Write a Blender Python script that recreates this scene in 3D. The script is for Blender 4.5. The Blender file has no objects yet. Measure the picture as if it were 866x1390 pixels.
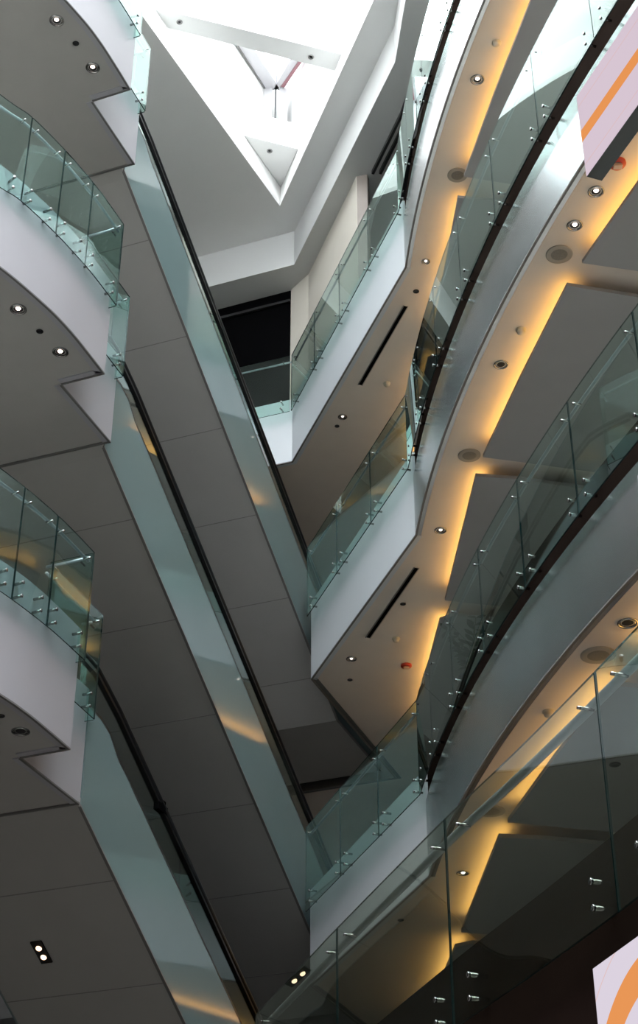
import bpy, bmesh, math, random
from mathutils import Vector
random.seed(4)
C = bpy.context.scene.collection
sc = bpy.context.scene

# ------------------------------------------------------------------ materials
def newmat(name):
    m = bpy.data.materials.new(name); m.use_nodes = True
    nt = m.node_tree; nt.nodes.clear()
    out = nt.nodes.new('ShaderNodeOutputMaterial')
    return m, nt, out

def paint(name, col, rough=0.6, metal=0.0, var=0.05, scale=3.0, spec=0.5, bump=0.0, stretch=None):
    m, nt, out = newmat(name)
    p = nt.nodes.new('ShaderNodeBsdfPrincipled')
    p.inputs['Roughness'].default_value = rough
    p.inputs['Metallic'].default_value = metal
    p.inputs['Specular IOR Level'].default_value = spec
    tc = nt.nodes.new('ShaderNodeTexCoord')
    n = nt.nodes.new('ShaderNodeTexNoise'); n.inputs['Scale'].default_value = scale
    n.inputs['Detail'].default_value = 4
    if stretch:
        mp = nt.nodes.new('ShaderNodeMapping'); mp.inputs['Scale'].default_value = stretch
        nt.links.new(tc.outputs['Object'], mp.inputs['Vector']); nt.links.new(mp.outputs['Vector'], n.inputs['Vector'])
    else:
        nt.links.new(tc.outputs['Object'], n.inputs['Vector'])
    r = nt.nodes.new('ShaderNodeValToRGB')
    r.color_ramp.elements[0].position = 0.3; r.color_ramp.elements[1].position = 0.7
    r.color_ramp.elements[0].color = tuple(c*(1-var) for c in col)+(1,)
    r.color_ramp.elements[1].color = tuple(min(1, c*(1+var)) for c in col)+(1,)
    nt.links.new(n.outputs['Fac'], r.inputs['Fac'])
    nt.links.new(r.outputs['Color'], p.inputs['Base Color'])
    if bump:
        b = nt.nodes.new('ShaderNodeBump'); b.inputs['Strength'].default_value = bump; b.inputs['Distance'].default_value = .02
        nt.links.new(n.outputs['Fac'], b.inputs['Height']); nt.links.new(b.outputs['Normal'], p.inputs['Normal'])
    nt.links.new(p.outputs['BSDF'], out.inputs['Surface'])
    return m

def emit(name, col, strength):
    m, nt, out = newmat(name)
    e = nt.nodes.new('ShaderNodeEmission'); e.inputs['Color'].default_value = col+(1,); e.inputs['Strength'].default_value = strength
    nt.links.new(e.outputs['Emission'], out.inputs['Surface'])
    return m

def glass(name, tint, refl=0.9, ior=1.45, gcol=(.85, 1, .96), base=0.0):
    m, nt, out = newmat(name)
    t = nt.nodes.new('ShaderNodeBsdfTransparent'); t.inputs['Color'].default_value = tint+(1,)
    g = nt.nodes.new('ShaderNodeBsdfGlossy'); g.inputs['Roughness'].default_value = 0.0; g.inputs['Color'].default_value = gcol+(1,)
    f = nt.nodes.new('ShaderNodeFresnel'); f.inputs['IOR'].default_value = ior
    mu = nt.nodes.new('ShaderNodeMath'); mu.operation = 'MULTIPLY_ADD'; mu.inputs[1].default_value = refl; mu.inputs[2].default_value = base
    mu.use_clamp = True
    mx = nt.nodes.new('ShaderNodeMixShader')
    ge = nt.nodes.new('ShaderNodeNewGeometry'); sb = nt.nodes.new('ShaderNodeMath'); sb.operation = 'SUBTRACT'; sb.inputs[0].default_value = 1.0
    m2 = nt.nodes.new('ShaderNodeMath'); m2.operation = 'MULTIPLY'
    nt.links.new(ge.outputs['Backfacing'], sb.inputs[1])
    nt.links.new(f.outputs['Fac'], mu.inputs[0]); nt.links.new(mu.outputs[0], m2.inputs[0]); nt.links.new(sb.outputs[0], m2.inputs[1])
    nt.links.new(m2.outputs[0], mx.inputs['Fac'])
    nt.links.new(t.outputs['BSDF'], mx.inputs[1]); nt.links.new(g.outputs['BSDF'], mx.inputs[2])
    nt.links.new(mx.outputs['Shader'], out.inputs['Surface'])
    return m

M = {}
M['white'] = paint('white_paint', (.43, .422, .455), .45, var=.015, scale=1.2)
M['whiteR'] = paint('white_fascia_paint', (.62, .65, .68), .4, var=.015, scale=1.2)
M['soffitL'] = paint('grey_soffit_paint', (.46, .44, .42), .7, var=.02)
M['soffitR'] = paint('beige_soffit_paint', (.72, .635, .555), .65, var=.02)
M['ceil'] = paint('ceiling_paint', (.82, .82, .81), .7, var=.02, scale=.8)
M['bulk'] = paint('bulkhead_paint', (.62, .625, .62), .7, var=.02, scale=.8)
M['shaft'] = paint('skylight_shaft_paint', (.82, .82, .81), .7, var=.01)
M['panel'] = paint('grey_panel_paint', (.36, .348, .338), .6, var=.02)
M['trim'] = paint('dark_edge_trim', (.17, .165, .16), .5, var=.05)
M['steel'] = paint('brushed_steel', (.79, .80, .815), .27, 1.0, var=.06, scale=1.0, stretch=(1.6, 1.6, .25))
M['chrome'] = paint('polished_steel', (.36, .355, .35), .2, 1.0, var=.03)
M['railsteel'] = paint('satin_rail_steel', (.44, .47, .51), .35, .6, var=.03)
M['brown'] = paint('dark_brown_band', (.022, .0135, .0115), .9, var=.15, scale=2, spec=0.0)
M['truss'] = paint('escalator_soffit_paint', (.41, .397, .378), .55, var=.025, scale=2)
M['groove'] = paint('joint_groove', (.24, .232, .22), .7, var=.05)
M['black'] = paint('black_rubber', (.006, .006, .007), .28, var=.1)
M['deck'] = paint('escalator_deck_steel', (.16, .16, .155), .3, .8, var=.06)
M['beige'] = paint('beige_stone_wall', (.66, .615, .54), .55, var=.03, scale=1.5)
M['beige2'] = paint('taupe_column', (.27, .23, .205), .55, var=.04)
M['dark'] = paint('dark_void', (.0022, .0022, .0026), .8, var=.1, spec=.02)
M['darkmetal'] = paint('dark_metal_track', (.05, .05, .052), .35, .6, var=.1)
M['floor'] = paint('stone_floor', (.24, .225, .205), .4, var=.08)
M['walk'] = paint('pale_bounce_tiles', (.62, .60, .56), .4, var=.05)  # unseen floors, made pale to bounce light up at the soffits
M['wall'] = paint('grey_wall', (.13, .127, .123), .7, var=.05)
M['grille'] = paint('speaker_grille', (.20, .19, .17), .7, var=.1, scale=60)
M['grillerim'] = paint('speaker_rim', (.34, .31, .27), .6, var=.04)
M['cream'] = paint('cream_plastic', (.62, .55, .43), .4, var=.03)
M['red'] = paint('red_plastic', (.48, .045, .02), .35, var=.08)
M['frosted'] = paint('strobe_lens', (.75, .55, .42), .2, var=.05)
M['signcase'] = paint('sign_housing', (.075, .08, .08), .5, var=.05)
M['frame'] = paint('window_frame_paint', (.55, .54, .56), .5, var=.03)
M['framered'] = paint('window_frame_red', (.30, .14, .16), .5, var=.05)
M['brick'] = paint('distant_masonry', (.6, .58, .55), .8, var=.1, scale=5)
M['leaf'] = paint('leaf_green', (.03, .055, .025), .5, var=.3, scale=8)
M['pot'] = paint('planter_grey', (.08, .08, .08), .6, var=.1)
M['edge'] = paint('glass_edge', (.004, .018, .018), .3, var=.1, spec=.2)
M['glassL'] = glass('green_glass_left', (.84, .945, .925), 1.6, 1.5)
M['glassR'] = glass('green_glass_right', (.86, .945, .92), 2.1, 1.5)
M['glassN'] = glass('dark_green_glass', (.88, .92, .86), 2.2, 1.5)
M['glassE'] = glass('escalator_glass', (.86, .89, .88), 2.4, 1.5)
M['skyglass'] = glass('skylight_glass', (.97, .98, .98), .6, 1.3)
M['lamp'] = emit('downlight_glow', (1, .80, .68), 5.0)
M['lampdim'] = emit('downlight_glow_dim', (1, .9, .75), 1.6)
M['spot'] = emit('spot_glow', (1, .66, .42), 3.0)

# back-painted glossy cladding of the escalators
def cladmat():
    m, nt, out = newmat('blue_grey_back_painted_glass')
    p = nt.nodes.new('ShaderNodeBsdfPrincipled')
    tc = nt.nodes.new('ShaderNodeTexCoord'); n = nt.nodes.new('ShaderNodeTexNoise'); n.inputs['Scale'].default_value = .6
    r = nt.nodes.new('ShaderNodeValToRGB')
    r.color_ramp.elements[0].color = (.20, .285, .295, 1); r.color_ramp.elements[1].color = (.245, .325, .33, 1)
    nt.links.new(tc.outputs['Object'], n.inputs['Vector']); nt.links.new(n.outputs['Fac'], r.inputs['Fac'])
    nt.links.new(r.outputs['Color'], p.inputs['Base Color'])
    p.inputs['Roughness'].default_value = .04; p.inputs['IOR'].default_value = 2.5
    nt.links.new(p.outputs['BSDF'], out.inputs['Surface'])
    return m
M['clad'] = cladmat()

def covemat():
    return emit('warm_cove_glow', (1.0, .56, .15), COVE)
COVE = 14.0
M['cove'] = covemat()

# pink screen with one orange stripe, drawn in the sign's own coordinates
def screenmat(name, curved):
    m, nt, out = newmat(name)
    tc = nt.nodes.new('ShaderNodeTexCoord'); sp = nt.nodes.new('ShaderNodeSeparateXYZ')
    nt.links.new(tc.outputs['Object'], sp.inputs[0])
    e = nt.nodes.new('ShaderNodeEmission'); e.inputs['Strength'].default_value = .85
    def M2(op, a, b):
        x = nt.nodes.new('ShaderNodeMath'); x.operation = op
        for i, v in enumerate((a, b)):
            if isinstance(v, (int, float)): x.inputs[i].default_value = v
            else: nt.links.new(v, x.inputs[i])
        return x.outputs[0]
    v = sp.outputs['Z']
    if curved:   # arc: distance to a centre
        dx = M2('SUBTRACT', sp.outputs['X'], .75); dz = M2('SUBTRACT', v, -.75)
        v = M2('SQRT', M2('ADD', M2('MULTIPLY', dx, dx), M2('MULTIPLY', dz, dz)), 0)
        lo, hi, l2 = .78, .96, 1.14
    else:
        lo, hi, l2 = -.10, .065, .40
    band = M2('MULTIPLY', M2('GREATER_THAN', v, lo), M2('LESS_THAN', v, hi))
    thin = M2('MULTIPLY', M2('GREATER_THAN', v, l2), M2('LESS_THAN', v, l2+.008))
    thin2 = M2('MULTIPLY', M2('GREATER_THAN', v, -.42), M2('LESS_THAN', v, -.412))
    f = M2('MAXIMUM', band, M2('MULTIPLY', M2('MAXIMUM', thin, thin2), .35))
    mx = nt.nodes.new('ShaderNodeMix'); mx.data_type = 'RGBA'
    mx.inputs['A'].default_value = (.80, .66, .76, 1) if not curved else (.84, .76, .87, 1)
    mx.inputs['B'].default_value = (.95, .36, .11, 1)
    nt.links.new(f, mx.inputs['Factor']); nt.links.new(mx.outputs['Result'], e.inputs['Color'])
    nt.links.new(e.outputs['Emission'], out.inputs['Surface'])
    return m
M['screen1'] = screenmat('pink_striped_screen', False)
M['screen2'] = screenmat('pink_arc_screen', True)

# ------------------------------------------------------------------ helpers
SMOOTH = {'glass_panel', 'steel_ribbon', 'fascia', 'recessed_band', 'side_cladding'}
def link(name, bm, mats, parent=None, smooth=False, loc=None):
    me = bpy.data.meshes.new(name)
    bm.normal_update(); bm.to_mesh(me); bm.free()
    for m in (mats if isinstance(mats, (list, tuple)) else [mats]): me.materials.append(M[m])
    if smooth or name in SMOOTH:
        for p in me.polygons: p.use_smooth = True
        if not smooth: me.set_sharp_from_angle(angle=math.radians(25))
    o = bpy.data.objects.new(name, me); C.objects.link(o)
    if parent: o.parent = parent
    if loc: o.location = loc
    return o

def tag(o, label=None, cat=None, group=None, kind=None):
    if label: o['label'] = label
    if cat: o['category'] = cat
    if group: o['group'] = group
    if kind: o['kind'] = kind
    return o

def thing(name, label, cat, loc=(0, 0, 0), group=None):
    o = bpy.data.objects.new(name, None); C.objects.link(o); o.location = loc
    o.empty_display_size = .2
    return tag(o, label, cat, group)

def prism(bm, pts, z0, z1, mat=0):
    """closed prism of a plan polygon; z0/z1 numbers"""
    n = len(pts)
    a = [bm.verts.new((p[0], p[1], z0)) for p in pts]; b = [bm.verts.new((p[0], p[1], z1)) for p in pts]
    fs = [bm.faces.new(a[::-1]), bm.faces.new(b)]
    for i in range(n): fs.append(bm.faces.new((a[i], a[(i+1) % n], b[(i+1) % n], b[i])))
    for f in fs: f.material_index = mat
    bmesh.ops.recalc_face_normals(bm, faces=fs)
    return fs

def box(bm, c, s, rz=0, mat=0):
    cs, sn = math.cos(rz), math.sin(rz)
    pts = [(c[0]+cs*x-sn*y, c[1]+sn*x+cs*y) for x, y in ((-s[0]/2, -s[1]/2), (s[0]/2, -s[1]/2), (s[0]/2, s[1]/2), (-s[0]/2, s[1]/2))]
    return prism(bm, pts, c[2]-s[2]/2, c[2]+s[2]/2, mat)

def tube(bm, pts, r, seg=10, caps=True, sx=1.0, sz=1.0, mat=0):
    pts = [Vector(p) for p in pts]; rings = []
    for i, p in enumerate(pts):
        t = (pts[min(i+1, len(pts)-1)]-pts[max(i-1, 0)]).normalized()
        side = t.cross(Vector((0, 0, 1)))
        if side.length < 1e-4: side = Vector((1, 0, 0))
        side.normalize(); up = side.cross(t).normalized()
        rings.append([bm.verts.new(p+side*(math.cos(a)*r*sx)+up*(math.sin(a)*r*sz)) for a in [2*math.pi*k/seg for k in range(seg)]])
    for i in range(len(rings)-1):
        for k in range(seg):
            f = bm.faces.new((rings[i][k], rings[i][(k+1) % seg], rings[i+1][(k+1) % seg], rings[i+1][k])); f.material_index = mat
    if caps:
        bm.faces.new(rings[0][::-1]).material_index = mat; bm.faces.new(rings[-1]).material_index = mat
    bmesh.ops.recalc_face_normals(bm, faces=bm.faces[:])

def lathe(bm, prof, seg=24, mat=0):
    """profile of (r,z) turned about Z"""
    rings = []
    for r, z in prof:
        if r < 1e-5: rings.append([bm.verts.new((0, 0, z))])
        else: rings.append([bm.verts.new((r*math.cos(2*math.pi*k/seg), r*math.sin(2*math.pi*k/seg), z)) for k in range(seg)])
    for a, b in zip(rings, rings[1:]):
        for k in range(seg):
            k2 = (k+1) % seg
            if len(a) == 1 and len(b) == 1: continue
            if len(a) == 1: f = bm.faces.new((a[0], b[k], b[k2]))
            elif len(b) == 1: f = bm.faces.new((a[k], a[k2], b[0]))
            else: f = bm.faces.new((a[k], a[k2], b[k2], b[k]))
            f.material_index = mat

def offset(pts, d):
    """shift a plan polyline to its left by d"""
    out = []; n = len(pts)
    for i in range(n):
        ns = []
        for j in (i-1, i):
            if 0 <= j < n-1:
                t = Vector((pts[j+1][0]-pts[j][0], pts[j+1][1]-pts[j][1])).normalized(); ns.append(Vector((-t.y, t.x)))
        if len(ns) == 2:
            m = ns[0]+ns[1]; m = m/max(m.length_squared/2, .6)*1.0
            out.append((pts[i][0]+m.x*d, pts[i][1]+m.y*d))
        else: out.append((pts[i][0]+ns[0].x*d, pts[i][1]+ns[0].y*d))
    return out

def strip(bm, pts, z0, z1, t, mat=0):
    """upright band along a plan polyline, thickness t to its left; z0/z1 number or list"""
    q = offset(pts, t); n = len(pts)
    g = lambda z, i: z[i] if isinstance(z, (list, tuple)) else z
    A = [bm.verts.new((pts[i][0], pts[i][1], g(z0, i))) for i in range(n)]; B = [bm.verts.new((pts[i][0], pts[i][1], g(z1, i))) for i in range(n)]
    D = [bm.verts.new((q[i][0], q[i][1], g(z0, i))) for i in range(n)]; E = [bm.verts.new((q[i][0], q[i][1], g(z1, i))) for i in range(n)]
    fs = []
    for i in range(n-1):
        j = i+1
        fs += [bm.faces.new((A[i], A[j], B[j], B[i])), bm.faces.new((D[j], D[i], E[i], E[j])),
               bm.faces.new((B[i], B[j], E[j], E[i])), bm.faces.new((D[i], D[j], A[j], A[i]))]
    fs += [bm.faces.new((A[0], B[0], E[0], D[0])), bm.faces.new((A[-1], D[-1], E[-1], B[-1]))]
    for f in fs: f.material_index = mat
    bmesh.ops.recalc_face_normals(bm, faces=fs)

def resample(pts, step):
    out = [pts[0]]
    for a, b in zip(pts, pts[1:]):
        L = math.dist(a, b); n = max(1, round(L/step))
        out += [(a[0]+(b[0]-a[0])*k/n, a[1]+(b[1]-a[1])*k/n) for k in range(1, n+1)]
    return out

def smooth_curve(ctrl, n=6):
    P = [Vector(p) for p in ctrl]; out = []
    for i in range(len(P)-1):
        p0 = P[max(i-1, 0)]; p1 = P[i]; p2 = P[i+1]; p3 = P[min(i+2, len(P)-1)]
        for k in range(n):
            t = k/n
            out.append(tuple(.5*((2*p1)+(-p0+p2)*t+(2*p0-5*p1+4*p2-p3)*t*t+(-p0+3*p1-3*p2+p3)*t**3)))
    out.append(tuple(P[-1]))
    return out

# ------------------------------------------------------------------ plan
SO = {1: 17.43, 2: 12.43, 3: 7.43}          # undersides of the three storeys above
FT = 1.40                                    # soffit to walking floor
T = Vector((-2.69, 17.5)); RUN = Vector((.36, math.sqrt(1-.36**2))); WID = Vector((RUN.y, -RUN.x))
def XF(y): t = 19.76-y; return 1.36+.055*t+.0186*t*t
def XG(y): t = 19.55-y; return 1.27+.07*t+.0166*t*t
KINK = (1.36, 19.76); KG = (1.27, 19.55)
CR = {1: (-.50, 25.15), 2: (-.13, 24.16), 3: (-.13, 24.16)}
NEAR = {1: 9.6, 2: 7.4, 3: 7.4}
def rcurve(y1): 
    ys = [19.76-k*.15 for k in range(1, int((19.76-y1)/.15)+1)]
    return [(XF(y), y) for y in ys]
LC = smooth_curve([(-6.6, 11.75), (-5.6, 12.35), (-4.8, 12.9), (-4.15, 13.45), (-3.6, 14.08), (-3.17, 14.76), (-2.95, 15.2), (-2.78, 15.63), (-2.625, 16.05)], 8)
LN = (-3.18, 16.27); LT = (-2.70, 17.5); LTE = (-4.13, 18.04); LTF = (-8.4, 19.65)

FRONT = 18.5; LEFT = 16.5  # tops of unseen walls, set to shape the sky light coming in
# ------------------------------------------------------------------ room shell
def struct(name, bm, mat, parent=None):
    o = link(name, bm, mat, parent)
    if not parent: o['kind'] = 'structure'
    return o
bm = bmesh.new(); box(bm, (0, 13, -1.7), (20, 44, .2)); struct('floor', bm, 'floor')
bm = bmesh.new(); box(bm, (-9.0, 22.5, 10.7), (.2, 23.0, 24.6)); box(bm, (-9.0, 1.5, (LEFT-1.6)/2), (.2, 19.0, LEFT+1.6)); struct('wall_left', bm, 'wall')
bm = bmesh.new(); box(bm, (9.0, 13, 10.7), (.2, 43.8, 24.6)); struct('wall_right', bm, 'wall')
bm = bmesh.new(); box(bm, (0, 34.0, 10.7), (17.8, .2, 24.6)); struct('wall_back', bm, 'wall')

bm = bmesh.new(); box(bm, (0, -8.0, (FRONT-1.6)/2), (17.8, .2, FRONT+1.6)); struct('wall_front', bm, 'wall')
ZC, ZB, ZL, ZS = 23.0, 22.1, 24.0, 26.8      # ceiling, bulkhead underside, beams, glazing
tip = (-.78, 24.25)
HOLE = [(5.3, 4.0), (4.5, 6.5), (3.6, 9.3), (2.75, 12.0), (1.85, 15.6), (.95, 19.12), tip, (-3.09, 19.48), (-6.2, 13.0), (-6.6, 4.0)]
bm = bmesh.new()
prism(bm, [(-8.9, 33.9), (8.9, 33.9), (8.9, 4.0)]+HOLE+[(-8.9, 4.0), (-8.9, 18.7), (-4.75, 18.7), (-4.3, 20.2), (-8.9, 20.2)], ZC, ZC+.12)  # left notch: unseen opening added to brighten the steel ribbons
struct('ceiling', bm, 'ceil')
# flaring shaft walls up to the glazing
top = [(5.55, 4.0), (4.75, 6.6), (3.85, 9.4), (3.0, 12.1), (2.08, 15.7), (1.10, 19.25), (-.785, 24.77), (-3.28, 19.55), (-6.42, 13.05), (-6.85, 4.0)]
bm = bmesh.new()
def loop(pts, z): return [bm.verts.new((p[0], p[1], z)) for p in pts]
a = loop(HOLE, ZC); b = loop(top, ZL); c = loop(top, ZS)
for u, v in ((a, b), (b, c)):
    for i in range(len(u)-1): bm.faces.new((u[i], u[i+1], v[i+1], v[i]))
bm.faces.new((a[-1], a[0], b[0], b[-1])); bm.faces.new((b[-1], b[0], c[0], c[-1]))
bmesh.ops.recalc_face_normals(bm, faces=bm.faces[:])
struct('trim_1', bm, 'shaft')
# ledge in the narrow tip and the cross beams
bm = bmesh.new(); prism(bm, [(-1.475, 23.30), (-.42, 23.67), (-.785, 24.74)], ZL, ZL+.7); struct('trim_2', bm, 'shaft')
bm = bmesh.new(); prism(bm, [(-3.07, 20.1), (.45, 21.23), (.33, 21.64), (-2.86, 20.57)], ZL, ZL+.9); struct('trim_3', bm, 'shaft')
bm = bmesh.new(); prism(bm, [(-5.0, 16.1), (1.93, 16.3), (1.84, 16.75), (-4.8, 16.55)], ZL, ZL+.9); struct('trim_4', bm, 'shaft')
# skylight glazing with its rafters
w = bpy.data.objects.new('window_1', None); C.objects.link(w); w['kind'] = 'structure'
bm = bmesh.new(); prism(bm, top, ZS+.02, ZS+.04); link('pane', bm, 'skyglass', w)
def bar(name, p, q, wd, ht, mat):
    bm = bmesh.new(); p, q = Vector(p), Vector(q)
    t = (q-p).normalized(); s = Vector((-t.y, t.x, 0)).normalized()*wd/2; z = Vector((0, 0, ht))
    vs = [bm.verts.new(v) for v in (p+s, p-s, q-s, q+s, p+s+z, p-s+z, q-s+z, q+s+z)]
    for f in ((3, 2, 1, 0), (4, 5, 6, 7), (0, 1, 5, 4), (1, 2, 6, 5), (2, 3, 7, 6), (3, 0, 4, 7)): bm.faces.new([vs[i] for i in f])
    bmesh.ops.recalc_face_normals(bm, faces=bm.faces[:])
    return link(name, bm, mat, w)
hub = (-.90, 24.05)
bar('rafter', (hub[0]-.05, hub[1], 26.1), (-1.75, 22.3, 26.1), .26, .3, 'frame')
bar('rafter', (hub[0]+.05, hub[1], 26.1), (.08, 22.0, 26.1), .20, .3, 'frame')
bar('rafter_lining', (hub[0]-.20, hub[1]+.02, 26.08), (-1.90, 22.32, 26.08), .04, .3, 'trim')
bar('rafter_lining', (hub[0]+.14, hub[1]-.1, 26.08), (.13, 22.32, 26.08), .07, .3, 'framered')
for dx in (-.16, .0, .16):
    bm = bmesh.new(); box(bm, (hub[0]+dx, hub[1]-.02, 25.2), (.035 if dx == 0 else .17, .08, 1.8)); link('mullion', bm, 'darkmetal' if dx == 0 else 'frame', w)

# bulkhead that follows the top-floor edge
BK = [(-8.9, 28.25), (-.50, 24.98), (1.32, 19.72)]+[(XF(19.72-k*.5)-.03, 19.72-k*.5) for k in range(1, 28)]
bm = bmesh.new(); prism(bm, BK+[(8.9, BK[-1][1]), (8.9, 33.9), (-8.9, 33.9)], ZB, ZC-.002); struct('trim_5', bm, 'bulk')
# beige wall beside the top walkway, its returns, and a near-black sheet painting the unlit shop opening behind
bm = bmesh.new(); prism(bm, [(-.57, 25.74), (-.21, 25.26), (.70, 22.50), (.92, 22.55), (.6, 23.6), (-.1, 25.75)], SO[1]+FT, ZB); struct('wall_beige', bm, 'beige')
bm = bmesh.new(); prism(bm, [(.705, 22.49), (.90, 22.44), (.94, 22.56), (.72, 22.56)], SO[1]+FT, ZB-.01); struct('wall_column', bm, 'beige2')
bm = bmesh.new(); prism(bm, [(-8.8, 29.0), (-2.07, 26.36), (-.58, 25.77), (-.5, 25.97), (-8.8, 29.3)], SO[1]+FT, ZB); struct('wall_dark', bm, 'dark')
bm = bmesh.new(); prism(bm, [(-8.8, 28.93), (-2.07, 26.27), (-.6, 25.70), (-.57, 25.75), (-8.8, 28.99)], ZB-.34, ZB-.28); struct('trim_6', bm, 'darkmetal')
bm = bmesh.new(); strip(bm, [(3.6, 17.2), (2.7, 19.3), (1.15, 22.9), (.9, 24.8)], SO[1]+FT, ZB, -.1); struct('wall_recess', bm, 'dark')  # near-black sheet paints the shade of the corridor recess
for i, off in enumerate((0, .14, .28)):
    bm = bmesh.new(); strip(bm, [(.98+off, 22.35), (1.45+off, 20.9), (1.75+off, 19.6)], ZB-.09, ZB-.005, .05); struct('trim_%d' % (7+i), bm, 'darkmetal')

# ------------------------------------------------------------------ balconies
Lname = {1: 'highest', 2: 'middle', 3: 'lowest'}
for k in (1, 2, 3):
    S = SO[k]
    t = thing('balcony', 'white curved balcony with zigzag end at left, %s of three stacked' % Lname[k], 'balcony', (0, 0, 0), 'left balconies')
    path = LC+[LN, LT, LTE, LTF]
    poly = path+[(-8.88, 19.8), (-8.88, 11.75)]
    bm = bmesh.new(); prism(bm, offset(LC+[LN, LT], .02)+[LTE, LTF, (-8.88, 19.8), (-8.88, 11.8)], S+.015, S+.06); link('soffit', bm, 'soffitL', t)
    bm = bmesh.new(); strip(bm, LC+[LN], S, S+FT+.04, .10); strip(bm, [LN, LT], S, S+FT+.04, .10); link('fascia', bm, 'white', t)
    bm = bmesh.new(); tr = offset(LC+[LN, LT], -.004); strip(bm, tr[:-1], S-.008, S+.012, .03); strip(bm, tr[-2:], S-.008, S+.012, .03); link('edge_trim', bm, 'trim', t)
    bm = bmesh.new(); strip(bm, [LT, LTE, LTF], S-.008, S+.02, .035); link('landing_joint', bm, 'trim', t)
    bm = bmesh.new(); prism(bm, offset(LC+[LN, LT], .11)+[LTE, LTF, (-8.88, 19.8), (-8.88, 11.9)], S+FT-.1, S+FT); link('walking_floor', bm, 'walk', t)

Rname = {1: 'highest', 2: 'middle', 3: 'lowest'}
ENDR = T+RUN*11.3
for k in (1, 2, 3):
    S = SO[k]
    t = thing('balcony', 'balcony of white straight front turning into steel curve at right, %s of three stacked' % Rname[k], 'balcony', (0, 0, 0), 'right balconies')
    cv = rcurve(NEAR[k]); curve = [KINK]+cv
    if k == 1: rear = [(-8.85, 28.24)]
    else: e2 = ENDR-WID*8.2; rear = [(e2.x, e2.y), (ENDR.x, ENDR.y)]
    path = rear+[CR[k], KINK]+cv
    back = [(8.88, cv[-1][1]), (8.88, 33.88), (-8.88, 33.88)]
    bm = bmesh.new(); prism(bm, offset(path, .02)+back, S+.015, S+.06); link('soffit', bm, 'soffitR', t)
    bm = bmesh.new(); prism(bm, offset(path, .12)+back, S+FT-.1, S+FT); link('walking_floor', bm, 'walk', t)
    if k == 1:
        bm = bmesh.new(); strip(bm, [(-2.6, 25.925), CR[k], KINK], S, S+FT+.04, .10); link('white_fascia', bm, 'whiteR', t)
        bm = bmesh.new(); strip(bm, [rear[0], (-2.6, 25.925)], S, S+FT+.04, .10); link('rear_fascia', bm, 'deck', t)  # hidden stretch, darkened so its reflection in the glass stays dim
    else:
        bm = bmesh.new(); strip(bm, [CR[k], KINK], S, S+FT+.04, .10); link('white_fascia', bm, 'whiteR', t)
        bm = bmesh.new(); strip(bm, rear+[CR[k]], S, S+FT+.04, .10); link('rear_fascia', bm, 'deck', t)
    n = len(curve)
    tops = [S+1.0 for i in range(n)]
    bm = bmesh.new(); strip(bm, curve, S, tops, .08); o = link('steel_ribbon', bm, 'steel', t)
    bm = bmesh.new(); strip(bm, offset(curve, .035), [z+.001 for z in tops], S+FT+.04, .08); link('recessed_band', bm, 'brown', t)  # dark brown slab edge, set back above the ribbon
    bm = bmesh.new(); strip(bm, offset(path, -.004), S-.008, S+.012, .03); link('edge_trim', bm, 'trim', t)

# nearest balcony low at the right (only its glass edge rises into view)
G4 = smooth_curve([(-.62, 16.3), (-.07, 14.5), (.13, 13.85), (.53, 12.6), (.92, 11.4), (1.32, 10.25), (1.69, 9.1), (2.05, 7.9), (2.4, 6.6), (2.8, 5.2)], 8)
F4 = offset(G4, .14)
t = thing('balcony', 'dark brown near balcony edge at lower right corner under the large glass panels', 'balcony')
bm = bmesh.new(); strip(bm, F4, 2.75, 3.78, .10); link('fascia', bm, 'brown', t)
bm = bmesh.new(); prism(bm, offset(G4, .25)+[(8.88, 5.2), (8.88, 22.0), (2.0, 22.0), (-.5, 17.4)], 3.60, 3.72); link('walking_floor', bm, 'trim', t)
bm = bmesh.new(); prism(bm, offset(G4, .25)+[(8.88, 5.2), (8.88, 22.0), (2.0, 22.0), (-.5, 17.4)], 2.76, 2.82); link('soffit', bm, 'trim', t)

# ------------------------------------------------------------------ glass balustrades
def interp(path, d):
    for a, b in zip(path, path[1:]):
        L = math.dist(a, b)
        if d <= L+1e-9: return (a[0]+(b[0]-a[0])*d/L, a[1]+(b[1]-a[1])*d/L), ((b[0]-a[0])/L, (b[1]-a[1])/L)
        d -= L
    a, b = path[-2], path[-1]; L = math.dist(a, b)
    return b, ((b[0]-a[0])/L, (b[1]-a[1])/L)
def sub(path, d0, d1):
    out = [interp(path, d0)[0]]; acc = 0
    for a, b in zip(path, path[1:]):
        acc += math.dist(a, b)
        if d0+.02 < acc < d1-.02: out.append(b)
    out.append(interp(path, d1)[0]); return out
def plen(path): return sum(math.dist(a, b) for a, b in zip(path, path[1:]))

def panel_mesh(pts, z0, z1, th=.015):
    bm = bmesh.new(); strip(bm, pts, z0, z1, th)
    for f in bm.faces:
        n = f.normal; 
        # the big faces stay clear glass, narrow ones are the dark polished edge
        hs = [v.co.z for v in f.verts]
        horiz = max(hs)-min(hs) < 1e-4
        L = max((e.calc_length() for e in f.edges)); W = min((e.calc_length() for e in f.edges))
        f.material_index = 1 if (horiz or W <= th*1.3) else 0
    return bm

so_cache = {}
def standoff_mesh(L):
    if L in so_cache: return so_cache[L]
    bm = bmesh.new()
    lathe(bm, [(0, -.010), (.019, -.010), (.021, -.007), (.021, .0), (.014, .0), (.014, .018), (.016, .019), (.016, L), (0, L)], 12)
    bmesh.ops.recalc_face_normals(bm, faces=bm.faces[:])
    me = bpy.data.meshes.new('standoff'); bm.to_mesh(me); bm.free(); me.materials.append(M['chrome'])
    for p in me.polygons: p.use_smooth = True
    so_cache[L] = me; return me

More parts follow.
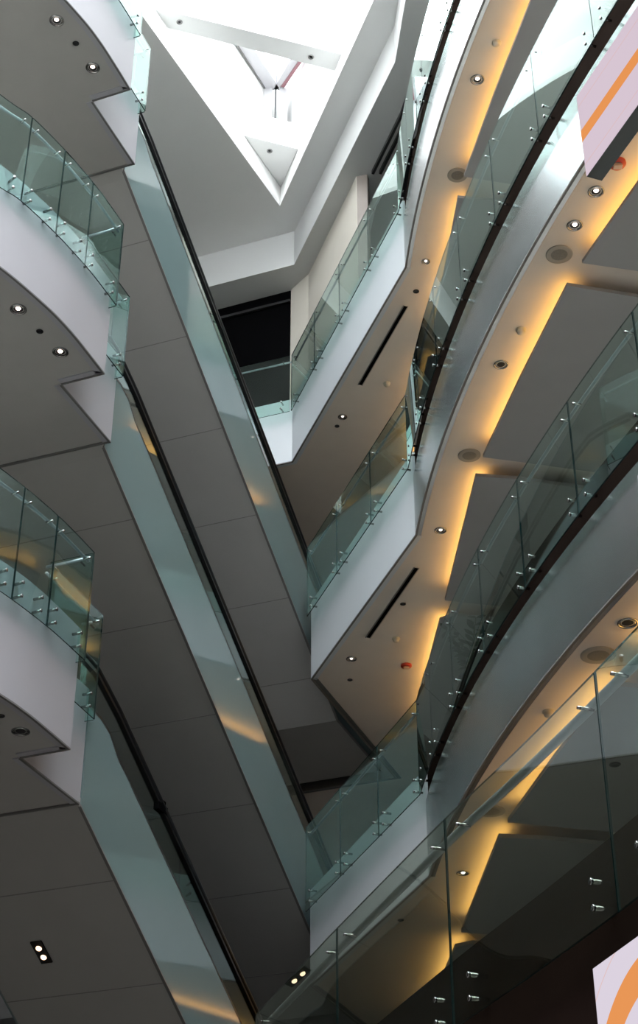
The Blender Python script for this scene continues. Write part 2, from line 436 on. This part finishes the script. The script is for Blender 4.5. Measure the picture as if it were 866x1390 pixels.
def balustrade(label, runs, z0, z1, gmat, gap, group, rows=(.11, .27), inset=.18, rail=.10, railr=.019, th=.015, railoff=.075, bracket=True):
    """runs: list of (plan path, list of seam distances, has_fixings)"""
    t = thing('glass_balustrade', label, 'balustrade', (0, 0, 0), group)
    for path, seams, fix in runs:
        for d0, d1 in zip(seams, seams[1:]):
            pts = sub(path, d0+.006, d1-.006)
            gp = link('glass_panel', panel_mesh(pts, z0, z1, th), [gmat, 'edge'], t)
            if not fix: continue
            for d in ((d0+inset, d1-inset) if d1-d0 > .5 else ((d0+d1)/2,)):
                p, tg = interp(path, d); nrm = Vector((-tg[1], tg[0], 0))
                for r in rows:
                    o = bpy.data.objects.new('standoff', standoff_mesh(gap)); C.objects.link(o); o.parent = gp
                    o.location = (p[0], p[1], z0+r); o.rotation_mode = 'QUATERNION'
                    o.rotation_quaternion = nrm.to_track_quat('Z', 'Y')
        if rail:
            q = offset(resample(path, .3), railoff)
            bm = bmesh.new(); tube(bm, [(x, y, z1-rail) for x, y in q], railr, 10); hr = link('handrail', bm, 'railsteel', t, True)
            if bracket:
                for d0, d1 in zip(seams, seams[1:]):
                    for d in ((d0+inset*.8, d1-inset*.8) if d1-d0 > .5 else ((d0+d1)/2,)):
                        p, tg = interp(path, d); nn = (-tg[1], tg[0])
                        bm = bmesh.new()
                        tube(bm, [(p[0]-nn[0]*.012, p[1]-nn[1]*.012, z1-rail-.03), (p[0]+nn[0]*railoff, p[1]+nn[1]*railoff, z1-rail-.03), (p[0]+nn[0]*railoff, p[1]+nn[1]*railoff, z1-rail)], .012, 8)
                        link('rail_bracket', bm, 'chrome', hr, True)
    return t

def seams_at_y(path, ys):
    out = []
    for y in ys:
        d = 0; best = 0
        for a, b in zip(path, path[1:]):
            L = math.dist(a, b)
            if (a[1]-y)*(b[1]-y) <= 0 and a[1] != b[1]:
                best = d+L*(y-a[1])/(b[1]-a[1]); break
            d += L
        out.append(best)
    return out

def gcurve(y1):
    ys = [19.55-k*.12 for k in range(1, int((19.55-y1)/.12)+2)]
    return [KG]+[(XG(y), y) for y in ys]
for k in (1, 2, 3):
    S = SO[k]; z0, z1 = S+1.0, S+2.32
    gs = (-.53, 24.93) if k == 1 else (-.205, 23.87)
    st = [gs, KG]
    ys = {1: [24.93, 23.62, 22.3, 20.9, 19.55], 2: [23.87, 22.46, 21.0, 19.55], 3: [23.87, 22.4, 20.95, 19.55]}[k]
    cv = gcurve(7.0)
    cys = [19.55, 18.42, 17.12, 15.77, 14.4, 13.03, 11.66, 10.3, 8.95, 7.6]
    cys = [y for y in cys if y > NEAR[k]]
    runs = [(st, seams_at_y(st, ys), True), (cv, seams_at_y(cv, cys), True)]
    runs[0] = (st, [0]+runs[0][1][1:-1]+[plen(st)], True)
    cv2 = sub(cv, 0, runs[1][1][-1]); runs[1] = (cv2, [0]+runs[1][1][1:-1]+[plen(cv2)], True)
    if k == 1:
        back = [(gs[0]-.938*4.6, gs[1]+.347*4.6), (gs[0]-.02, gs[1]+.007)]
        runs.insert(0, (back, [0, 1.5, 3.05, plen(back)], True))
    balustrade('green glass balustrade on the %s right balcony, straight then curved' % Rname[k], runs, z0, z1, 'glassR', .12, 'right glass balustrades')

LGC = smooth_curve([(-6.72, 11.45), (-5.7, 12.05), (-4.9, 12.62), (-4.22, 13.2), (-3.68, 13.82), (-3.45, 14.07), (-3.12, 14.62), (-2.84, 15.18), (-2.68, 15.56), (-2.53, 15.95)], 8)
for k in (1, 2, 3):
    S = SO[k]; z0, z1 = S+1.0, S+2.37
    ys = [15.18, 14.62, 14.07, 13.45, 12.9, 12.4]
    sm = sorted(seams_at_y(LGC, ys)+[0, plen(LGC)])
    ret = [(-2.545, 15.965), (-3.06, 16.17)]
    end = [(-3.04, 16.2), (-2.59, 17.40)]
    tipr = [(-2.60, 17.415), (-2.82, 17.50)]
    balustrade('curved green glass balustrade on the %s left balcony with zigzag end' % Lname[k],
               [(LGC, sm, True), (ret, [0, plen(ret)], False), (end, [0, plen(end)], True), (tipr, [0, plen(tipr)], False)], z0, z1, 'glassL', .11, 'left glass balustrades', inset=.14)

sm = [0]+seams_at_y(G4, [13.8, 11.42, 9.1, 6.9])+[plen(G4)]
balustrade('large dark glass panels with steel handrail crossing the lower right corner', [(G4, sm, True)], 3.22, 4.73, 'glassN', .15, None,
           rows=(.12, .28), inset=.30, rail=.10, railr=.032, railoff=.10)

# ------------------------------------------------------------------ escalators
def escalator(k, label, inset):
    S = SO[k]
    P = T-WID*inset
    t = thing('escalator', label, 'escalator', (P.x, P.y, S), 'escalators')
    W = 2.2
    def at(s, w, z): 
        q = RUN*s-WID*w
        return Vector((q.x, q.y, z))
    def extr(bm, prof, w0, w1, mat=0):
        a = [bm.verts.new(at(s, w0, z)) for s, z in prof]; b = [bm.verts.new(at(s, w1, z)) for s, z in prof]
        fs = [bm.faces.new(a), bm.faces.new(b[::-1])]
        for i in range(len(prof)): j = (i+1) % len(prof); fs.append(bm.faces.new((a[i], b[i], b[j], a[j])))
        for f in fs: f.material_index = mat
        bmesh.ops.recalc_face_normals(bm, faces=fs)
    SL = -.55
    zu = lambda s: .04+SL*s
    zd = lambda s: 1.43+SL*s
    s0, sb, sl = .07, 8.95, 11.2
    lowu = zu(sb); lowd = -5+FT+.02
    sdl = (1.43-lowd)/.55
    topd = [(.06, 1.27), (.36, 1.25), (.6, 1.17), (.85, zd(.85)-.015), (1.1, zd(1.1))]
    botd = [(sdl-.5, zd(sdl-.5)), (sdl-.2, zd(sdl-.2)+.02), (sdl+.1, lowd+.05), (sdl+.45, lowd)]
    under = [(s0, zu(s0)), (sb, lowu), (sl, lowu)]
    # glossy side panels
    prof = topd+botd+[(sl, lowd)]+under[::-1]
    bm = bmesh.new(); extr(bm, prof, 0, .03); link('side_cladding', bm, 'clad', t)
    bm = bmesh.new(); extr(bm, prof, W-.03, W); link('side_cladding', bm, 'clad', t)
    # underside with panel joints
    bm = bmesh.new(); extr(bm, [(s0-.1, .03), (s0+.1, zu(s0+.1)), (sb, lowu), (sl, lowu), (sl, lowu+.1), (sb, lowu+.1), (s0-.05, .13)], .012, W-.012); un = link('underside', bm, 'truss', t)
    bm = bmesh.new(); extr(bm, [(s0-.02, zu(s0)-.004), (sb, lowu-.006), (sl, lowu-.006), (sl, lowu+.012), (sb, lowu+.012), (s0-.02, zu(s0)+.02)], -.008, .03); link('edge_trim', bm, 'trim', t)
    for q in range(6):
        s = 1.03+1.42*q
        bm = bmesh.new(); extr(bm, [(s-.006, zu(s-.006)-.002), (s+.006, zu(s+.006)-.002), (s+.006, zu(s+.006)+.01), (s-.006, zu(s-.006)+.01)], .03, W-.03); link('panel_joint', bm, 'groove', un)
    for w0, w1 in ((-.004, .26), (W-.26, W+.004)):
        bm = bmesh.new()
        pr = topd+botd+[(sl, lowd)]
        extr(bm, pr+[(s, z-.03) for s, z in pr[::-1]], w0, w1); link('deck', bm, 'deck', t)
    # steps
    bm = bmesh.new(); st = []
    n = 25; ds = (sdl-.9)/n
    for i in range(n): s = .9+ds*i; st += [(s, zd(s)-.05), (s+ds, zd(s)-.05)]
    st = [(.07, zd(.9)-.05)]+st+[(sl, lowd-.02)]
    extr(bm, st+[(s, z-.25) for s, z in ((sl, lowd-.02), (.07, zd(.9)-.05))], .27, W-.27); link('steps', bm, 'darkmetal', t)
    # glass and handrails
    off = .92
    hr = [(-.55, 2.02), (0.1, 2.03), (.5, 2.0), (.8, zd(.8)+off-.04), (1.15, zd(1.15)+off)]
    hb = [(sdl-.5, zd(sdl-.5)+off), (sdl-.1, zd(sdl-.1)+off+.02), (sdl+.3, lowd+off-.07), (sdl+.8, lowd+off-.12), (sl-.35, lowd+off-.12)]
    full = hr+hb
    for w in (.2, W-.2):
        bm = bmesh.new()
        base = [(-.4, 1.27)]+topd+botd+[(sl-.4, lowd)]
        extr(bm, [(s, z-.05) for s, z in full[:0]]+[(-.4, 1.97)]+[(s, z-.03) for s, z in full[1:-1]]+[(sl-.4, lowd+off-.15)]+[(s, z+.0) for s, z in base[::-1]], w, w+.012)
        for f in bm.faces: f.material_index = 0
        link('inner_glass', bm, 'glassE', t)
        bm = bmesh.new()
        ends0 = [(-.45, 1.5), (-.62, 1.58), (-.72, 1.75), (-.68, 1.93)]
        ends1 = [(sl-.2, lowd+off-.17), (sl-.08, lowd+off-.33), (sl-.14, lowd+off-.55), (sl-.3, lowd+off-.62)]
        tube(bm, [at(s, w+.006, z) for s, z in ends0+full+ends1], .056, 12, sx=1.0, sz=.9); link('handrail', bm, 'black', t, True)
        bm = bmesh.new()
        pr = [(s, z-.04) for s, z in full]
        extr(bm, pr+[(s, z-.05) for s, z in pr[::-1]], w-.03, w+.042); link('handrail_track', bm, 'black', t)
    if k == 3:
        s = 2.45; bm = bmesh.new(); c = at(s, .2, zd(s)+off-.06)
        ang = math.atan2(RUN.y, RUN.x)
        box(bm, c, (.26, .075, .10), ang); box(bm, c+Vector((0, 0, .03)), (.10, .09, .14), ang); link('handrail_clip', bm, 'dark', t)
    return t
escalator(1, 'highest of the three grey escalators, rising beside the skylight ceiling', .22)
escalator(2, 'middle of the three grey escalators, running down to the centre', .14)
escalator(3, 'lowest of the three grey escalators, at the bottom left', .03)

# ------------------------------------------------------------------ dropped grey ceiling panels with warm coves
PAN = [
 ('nearest', [(2.91, 13.80), (3.33, 12.56), (3.75, 11.4), (4.3, 10.1), (5.0, 8.8), (8.7, 8.8), (8.7, 15.0)], 5),
 ('second', [(2.12, 17.55), (2.44, 15.85), (2.79, 14.18), (3.62, 14.38), (8.7, 15.6), (8.7, 19.1), (2.62, 17.66)], 3),
 ('third', [(1.86, 21.25), (2.06, 17.99), (2.58, 18.05), (8.7, 19.5), (8.7, 22.7)], 2),
 ('farthest', [(1.75, 25.6), (1.70, 23.6), (1.82, 21.85), (2.03, 21.70), (8.7, 23.2), (8.7, 27.0)], 4)]
for k in (1, 2, 3):
    S = SO[k]; zb = S-.20
    for nm, pts, ncove in PAN:
        if k == 1 and nm == 'nearest':
            pass
        t = thing('ceiling_panel', 'flat grey dropped ceiling panel with amber cove, %s along the %s right balcony soffit' % ({'second': 'second nearest', 'third': 'second farthest'}.get(nm, nm), Rname[k]), 'ceiling panel', (0, 0, 0), 'dropped ceiling panels')
        bm = bmesh.new(); prism(bm, pts, zb, zb+.05); link('panel', bm, 'panel', t)
        if nm == 'nearest': edge = [pts[4], pts[3], pts[2], pts[1], pts[0]]
        elif nm == 'second': edge = [pts[2], pts[1], pts[0]]
        elif nm == 'third': edge = [pts[1], pts[0]]
        else: edge = [pts[2], pts[1], pts[0]]
        # run from near to far: panel body lies to the right
        e = offset(edge, -.10)
        L = plen(e); e = sub(e, .12, L-.14)
        bm = bmesh.new(); strip(bm, e, zb+.055, zb+.085, -.03); link('cove_light', bm, 'cove', t)
        bm = bmesh.new(); strip(bm, offset(e, -.034), zb+.05, zb+.10, -.012); link('cove_upstand', bm, 'panel', t)

# ------------------------------------------------------------------ small fittings
F_ = 2246.2; E_ = math.radians(34.123)
def at_plane(x, y, z):
    a = (x-433)/F_; b = (650-y)/F_
    d = Vector((a, math.cos(E_)-b*math.sin(E_), math.sin(E_)+b*math.cos(E_)))
    return d*(z/d.z)

def downlight(p, label, lit=1, r=.088, group='recessed downlights'):
    t = thing('downlight', label, 'downlight', p, group)
    bm = bmesh.new(); lathe(bm, [(r*1.12, .004), (r*1.12, -.006), (r*.98, -.012), (r*.86, -.004), (r*.86, .006)], 24); link('trim_ring', bm, 'chrome', t, True)
    bm = bmesh.new(); lathe(bm, [(r*.86, .006), (r*.80, -.002), (r*.62, .008), (r*.60, .0085)], 24); link('reflector', bm, 'chrome' , t, True)
    bm = bmesh.new(); lathe(bm, [(r*.62, .002), (0, .002)], 20)
    link('lamp', bm, 'darkmetal' if lit == 0 else 'black', t)
    if lit:
        bm = bmesh.new(); lathe(bm, [(r*.36, -.001), (r*.27, -.012), (0, -.018)], 16); 
        o = link('bulb', bm, 'lamp' if lit == 1 else 'lampdim', t, True); o.location = (0, -r*.2, 0)
    return t
def detector(p, label):
    t = thing('smoke_detector', label, 'smoke detector', p, 'smoke detectors')
    bm = bmesh.new(); lathe(bm, [(.062, .01), (.064, -.012), (.055, -.02)], 20); link('base', bm, 'cream', t, True)
    bm = bmesh.new(); lathe(bm, [(.052, -.018), (.048, -.045), (.034, -.058), (0, -.062)], 20); link('head', bm, 'cream', t, True)
def sensor(p, label, r=.035):
    o = None
    bm = bmesh.new(); lathe(bm, [(r*1.25, .005), (r*1.25, -.004), (r, -.008), (r*.8, -.003), (0, -.003)], 20)
    o = link('ceiling_sensor', bm, 'black', None, True, p); tag(o, label, 'sensor', 'small ceiling sensors')
def speaker(p, label, r=.15):
    t = thing('ceiling_speaker', label, 'speaker', p, 'ceiling speakers')
    bm = bmesh.new(); lathe(bm, [(r, .006), (r, -.008), (r*.93, -.012), (r*.6, -.008)], 32); link('rim', bm, 'grillerim', t, True)
    bm = bmesh.new(); lathe(bm, [(r*.62, -.009), (r*.5, -.012), (0, -.012)], 32); link('grille', bm, 'grille', t)
def slot(a, b, label):
    mid = (a+b)/2; L = (b-a).length; ang = math.atan2((b-a).y, (b-a).x)
    t = thing('slot_diffuser', label, 'air vent', mid, 'linear slot diffusers')
    bm = bmesh.new(); box(bm, (0, 0, -.004), (L, .062, .012), ang); link('slot', bm, 'dark', t)
    for s in (-1, 1):
        n = Vector((-math.sin(ang), math.cos(ang), 0))*(.036*s)
        bm = bmesh.new(); box(bm, (n.x, n.y, -.006), (L+.02, .012, .016), ang); link('frame_rail', bm, 'trim' if s > 0 else 'grillerim', t)
def alarm(p, label):
    t = thing('fire_alarm', label, 'fire alarm', p, 'red fire alarm strobes')
    bm = bmesh.new(); lathe(bm, [(.088, .012), (.09, -.02), (.08, -.035), (.05, -.04)], 24); link('housing', bm, 'red', t, True)
    bm = bmesh.new(); box(bm, (0, 0, -.05), (.09, .06, .035)); link('strobe_lens', bm, 'frosted', t)

def P(k, x, y, dz=0.0): return at_plane(x, y, SO[k]+.012+dz)
downlight(P(1, 77, 28), 'lit downlight farther left on the highest left soffit', 1)
downlight(P(1, 126, 92), 'lit downlight nearest the zigzag tip of the highest left soffit', 1)
downlight(P(2, 25, 420), 'lit downlight farther left on the middle left soffit', 1)
downlight(P(2, 82, 478), 'lit downlight nearest the zigzag tip of the middle left soffit', 1)
downlight(P(3, 28, 993), 'unlit steel downlight on the lowest left soffit', 0)
sensor(P(1, 103, 59), 'small black sensor between two downlights on the highest left soffit')
sensor(P(2, 54, 450), 'small black sensor between two downlights on the middle left soffit')
sensor(P(3, 1, 972), 'small black sensor at left frame edge on the lowest left soffit')
downlight(P(1, 648, 108), 'bright downlight on the highest right soffit near the amber cove', 1)
downlight(P(1, 578, 355), 'small bright downlight at the bend of the highest right soffit', 1, .062)
downlight(P(1, 465, 566), 'downlight near the far left corner of the highest right soffit', 2, .075)
detector(P(1, 674, 58), 'round cream smoke detector on the highest right soffit near the top')
detector(P(1, 525, 520.5), 'round cream smoke detector beside the long slot of the highest right soffit')
sensor(P(1, 564.8, 395.6), 'small grey sensor just below the bend of the highest right soffit', .04)
sensor(P(1, 457.5, 578.6), 'small black sensor at the far left corner of the highest right soffit')
speaker(P(1, 621, 237.5), 'round speaker grille on the highest right soffit')
slot(P(1, 550.4, 415.7), P(1, 489, 522), 'long black slot diffuser in the highest right soffit')
downlight(P(2, 809, 260), 'downlight nearest the striped screen on the middle right soffit', 1, .08)
downlight(P(2, 780, 306), 'downlight second from the striped screen on the middle right soffit', 1, .08)
downlight(P(2, 680, 495), 'unlit downlight midway along the middle right soffit', 0, .08)
downlight(P(2, 598, 720), 'downlight at the bend of the middle right soffit', 2, .08)
downlight(P(2, 477, 894.5), 'pale downlight near the far left corner of the middle right soffit', 2, .078)
speaker(P(2, 759, 345), 'speaker grille near the striped screen on the middle right soffit')
speaker(P(2, 637, 618), 'speaker grille beside the far amber cove of the middle right soffit')
detector(P(2, 707, 448), 'round smoke detector midway along the middle right soffit')
detector(P(2, 537.5, 867), 'round smoke detector beyond the slot of the middle right soffit')
sensor(P(2, 547, 820), 'small black sensor right of the slot in the middle right soffit')
sensor(P(2, 475, 923), 'small black sensor at the far left corner of the middle right soffit')
slot(P(2, 565, 771), P(2, 499.5, 865), 'long black slot diffuser in the middle right soffit')
alarm(P(2, 838, 221), 'red fire alarm strobe behind the pink striped screen')
alarm(P(2, 551.5, 903), 'red fire alarm strobe at the far end of the middle right soffit')
downlight(P(3, 852, 846), 'unlit chrome downlight at the right edge of the lowest right soffit', 0)
downlight(P(3, 628.5, 1185), 'downlight seen through dark glass on the lowest right soffit', 1, .075)
speaker(P(3, 812, 889), 'speaker grille above the near handrail on the lowest right soffit', .17)
speaker(P(3, 667, 1101), 'dim speaker grille seen through the near glass on the lowest right soffit', .16)
detector(P(3, 744.5, 966), 'smoke detector just above the near handrail on the lowest right soffit')
sensor(P(3, 544, 1249), 'small black sensor through dark glass on the lowest right soffit')
sensor(at_plane(834.8, 1038, SO[3]-.205), 'black oval sensor on the nearest grey panel behind the near glass', .05)
for (x, y), lb in (((243.6, 30), 'small round spotlight at the left end of the skylight beam'), ((422, 77.5), 'small round spotlight at the right end of the skylight beam'), ((366, 205), 'small round spotlight on the triangular skylight ledge')):
    downlight(at_plane(x, y, ZL-.004), lb, 0, .05, 'skylight spotlights')

# twin spotlight under the lowest escalator
def under_pt(x, y, k, inset):
    a = (x-433)/F_; b = (650-y)/F_
    d = Vector((a, math.cos(E_)-b*math.sin(E_), math.sin(E_)+b*math.cos(E_)))
    # plane z = S+.04-.55*s
    Pp = T-WID*inset
    # d*t . z = S+.04-.55*((d*t).xy-P).RUN
    c = d.z+.55*(d.x*RUN.x+d.y*RUN.y)
    tt = (SO[k]+.04+.55*(Pp.x*RUN.x+Pp.y*RUN.y))/c
    return d*tt
p1 = under_pt(53.5, 1285.5, 3, .03); p2 = under_pt(60, 1297.5, 3, .03)
t = thing('twin_spotlight', 'black twin spotlight with two glowing lamps under the lowest escalator', 'spotlight', (p1+p2)/2)
ax = (p2-p1).normalized()
slope = math.atan(.55); nrm = Vector((-math.sin(slope)*RUN.x, -math.sin(slope)*RUN.y, -math.cos(slope)))
side = ax.cross(nrm).normalized()
bm = bmesh.new(); hl = (p2-p1).length
vs = []
for dn in (0, .02):
    for sa, sb_ in ((-1, -1), (1, -1), (1, 1), (-1, 1)): vs.append(bm.verts.new(ax*(sa*(hl/2+.10))+side*(sb_*.075)+nrm*(dn+.004)))
for f in ((0, 1, 2, 3), (7, 6, 5, 4), (0, 1, 5, 4), (1, 2, 6, 5), (2, 3, 7, 6), (3, 0, 4, 7)): bm.faces.new([vs[i] for i in f])
bmesh.ops.recalc_face_normals(bm, faces=bm.faces[:]); link('housing', bm, 'black', t)
for q in (p1, p2):
    bm = bmesh.new(); lathe(bm, [(.038, 0), (.033, .012), (.016, .02), (0, .022)], 18); o = link('lamp', bm, 'spot', t, True)
    o.location = q-(p1+p2)/2+nrm*.024; o.rotation_mode = 'QUATERNION'; o.rotation_quaternion = nrm.to_track_quat('Z', 'Y')

# ------------------------------------------------------------------ hanging display screens
def screen(label, p0, p1, ztop, zbot, depth, mat):
    d = Vector((p1[0]-p0[0], p1[1]-p0[1], 0)); L = d.length; ang = math.atan2(d.y, d.x)
    t = thing('display_screen', label, 'screen', (p0[0], p0[1], (ztop+zbot)/2), 'hanging display screens')
    t.rotation_euler = (0, 0, ang)
    h = ztop-zbot
    bm = bmesh.new(); box(bm, (L/2, depth/2+.004, 0), (L, depth, h)); 
    link('housing', bm, 'signcase', t)
    for q in (.25, .75):
        bm = bmesh.new(); box(bm, (L*q, depth+.004+.08, h/2-.15), (.06, .17, .06)); link('mount_bracket', bm, 'darkmetal', t)
    bm = bmesh.new(); box(bm, (L/2, 0, 0), (L-.006, .008, h-.012)); link('screen', bm, mat, t)
screen('pink display screen with orange stripe, hung at the top right', (2.69, 12.07), (3.75, 9.25), 13.0, 11.85, .17, 'screen1')
screen('pink display screen with orange arc at the right edge', (2.77, 11.90), (3.80, 9.15), 8.10, 6.95, .15, 'screen2')
screen('pale display screen peeking in at the bottom right corner', (1.55, 9.30), (2.15, 7.3), 2.96, 2.35, .12, 'screen2')

# ------------------------------------------------------------------ plant behind the lowest right balustrade
def plant(label, x, y, z, h, n):
    t = thing('potted_plant', label, 'plant', (x, y, z))
    bm = bmesh.new(); lathe(bm, [(0, 0), (.13, 0), (.17, .30), (.18, .32), (.155, .32), (.15, .27), (0, .27)], 20); link('pot', bm, 'pot', t, True)
    bm = bmesh.new(); bl = bmesh.new()
    for i in range(n):
        a = 2*math.pi*i/n+random.random(); r = .12+.16*random.random(); hh = h*(.55+.45*random.random())
        pts = []
        for q in range(6):
            u = q/5; pts.append(Vector((math.cos(a)*r*u**1.5, math.sin(a)*r*u**1.5, .27+hh*u-.12*u*u)))
        tube(bm, pts, .006, 5)
        for q in range(2, 6):
            for s in (-1, 1):
                c = pts[q]; dirn = Vector((math.cos(a+s*1.0), math.sin(a+s*1.0), .35*random.uniform(-1, 1))).normalized()
                sd = dirn.cross(Vector((0, 0, 1))).normalized(); L = .13+.05*random.random()
                ring = [c, c+dirn*L*.35+sd*.032, c+dirn*L*.7+sd*.03, c+dirn*L, c+dirn*L*.7-sd*.03, c+dirn*L*.35-sd*.032]
                bl.faces.new([bl.verts.new(v) for v in ring])
    link('stems', bm, 'leaf', t); o = link('foliage', bl, 'leaf', t)
plant('leafy dark plant behind the lowest right glass balustrade', 1.84, 17.75, SO[3]+FT, .95, 12)

# ------------------------------------------------------------------ light, world, camera
wd = bpy.data.worlds.new('sky'); sc.world = wd; wd.use_nodes = True
nt = wd.node_tree; nt.nodes.clear()
o = nt.nodes.new('ShaderNodeOutputWorld'); b = nt.nodes.new('ShaderNodeBackground')
b.inputs['Color'].default_value = (.93, .97, 1.0, 1); b.inputs['Strength'].default_value = 8.5
nt.links.new(b.outputs['Background'], o.inputs['Surface'])

cam = bpy.data.cameras.new('camera'); co = bpy.data.objects.new('camera', cam); C.objects.link(co)
cam.sensor_fit = 'VERTICAL'; cam.sensor_height = 36; cam.sensor_width = 36*866/1390
cam.lens = F_/1390*36; cam.shift_y = -45/1390; cam.clip_end = 200
co.location = (0, 0, 0); co.rotation_euler = (math.radians(90)+E_, 0, 0)
sc.camera = co
sc.view_settings.view_transform = 'Standard'
sc.view_settings.look = 'None'
sc.view_settings.exposure = 0.0
sc.cycles.max_bounces = 10; sc.cycles.diffuse_bounces = 5; sc.cycles.glossy_bounces = 5
sc.cycles.transparent_max_bounces = 40; sc.cycles.transmission_bounces = 8
sc.cycles.caustics_reflective = False; sc.cycles.caustics_refractive = False
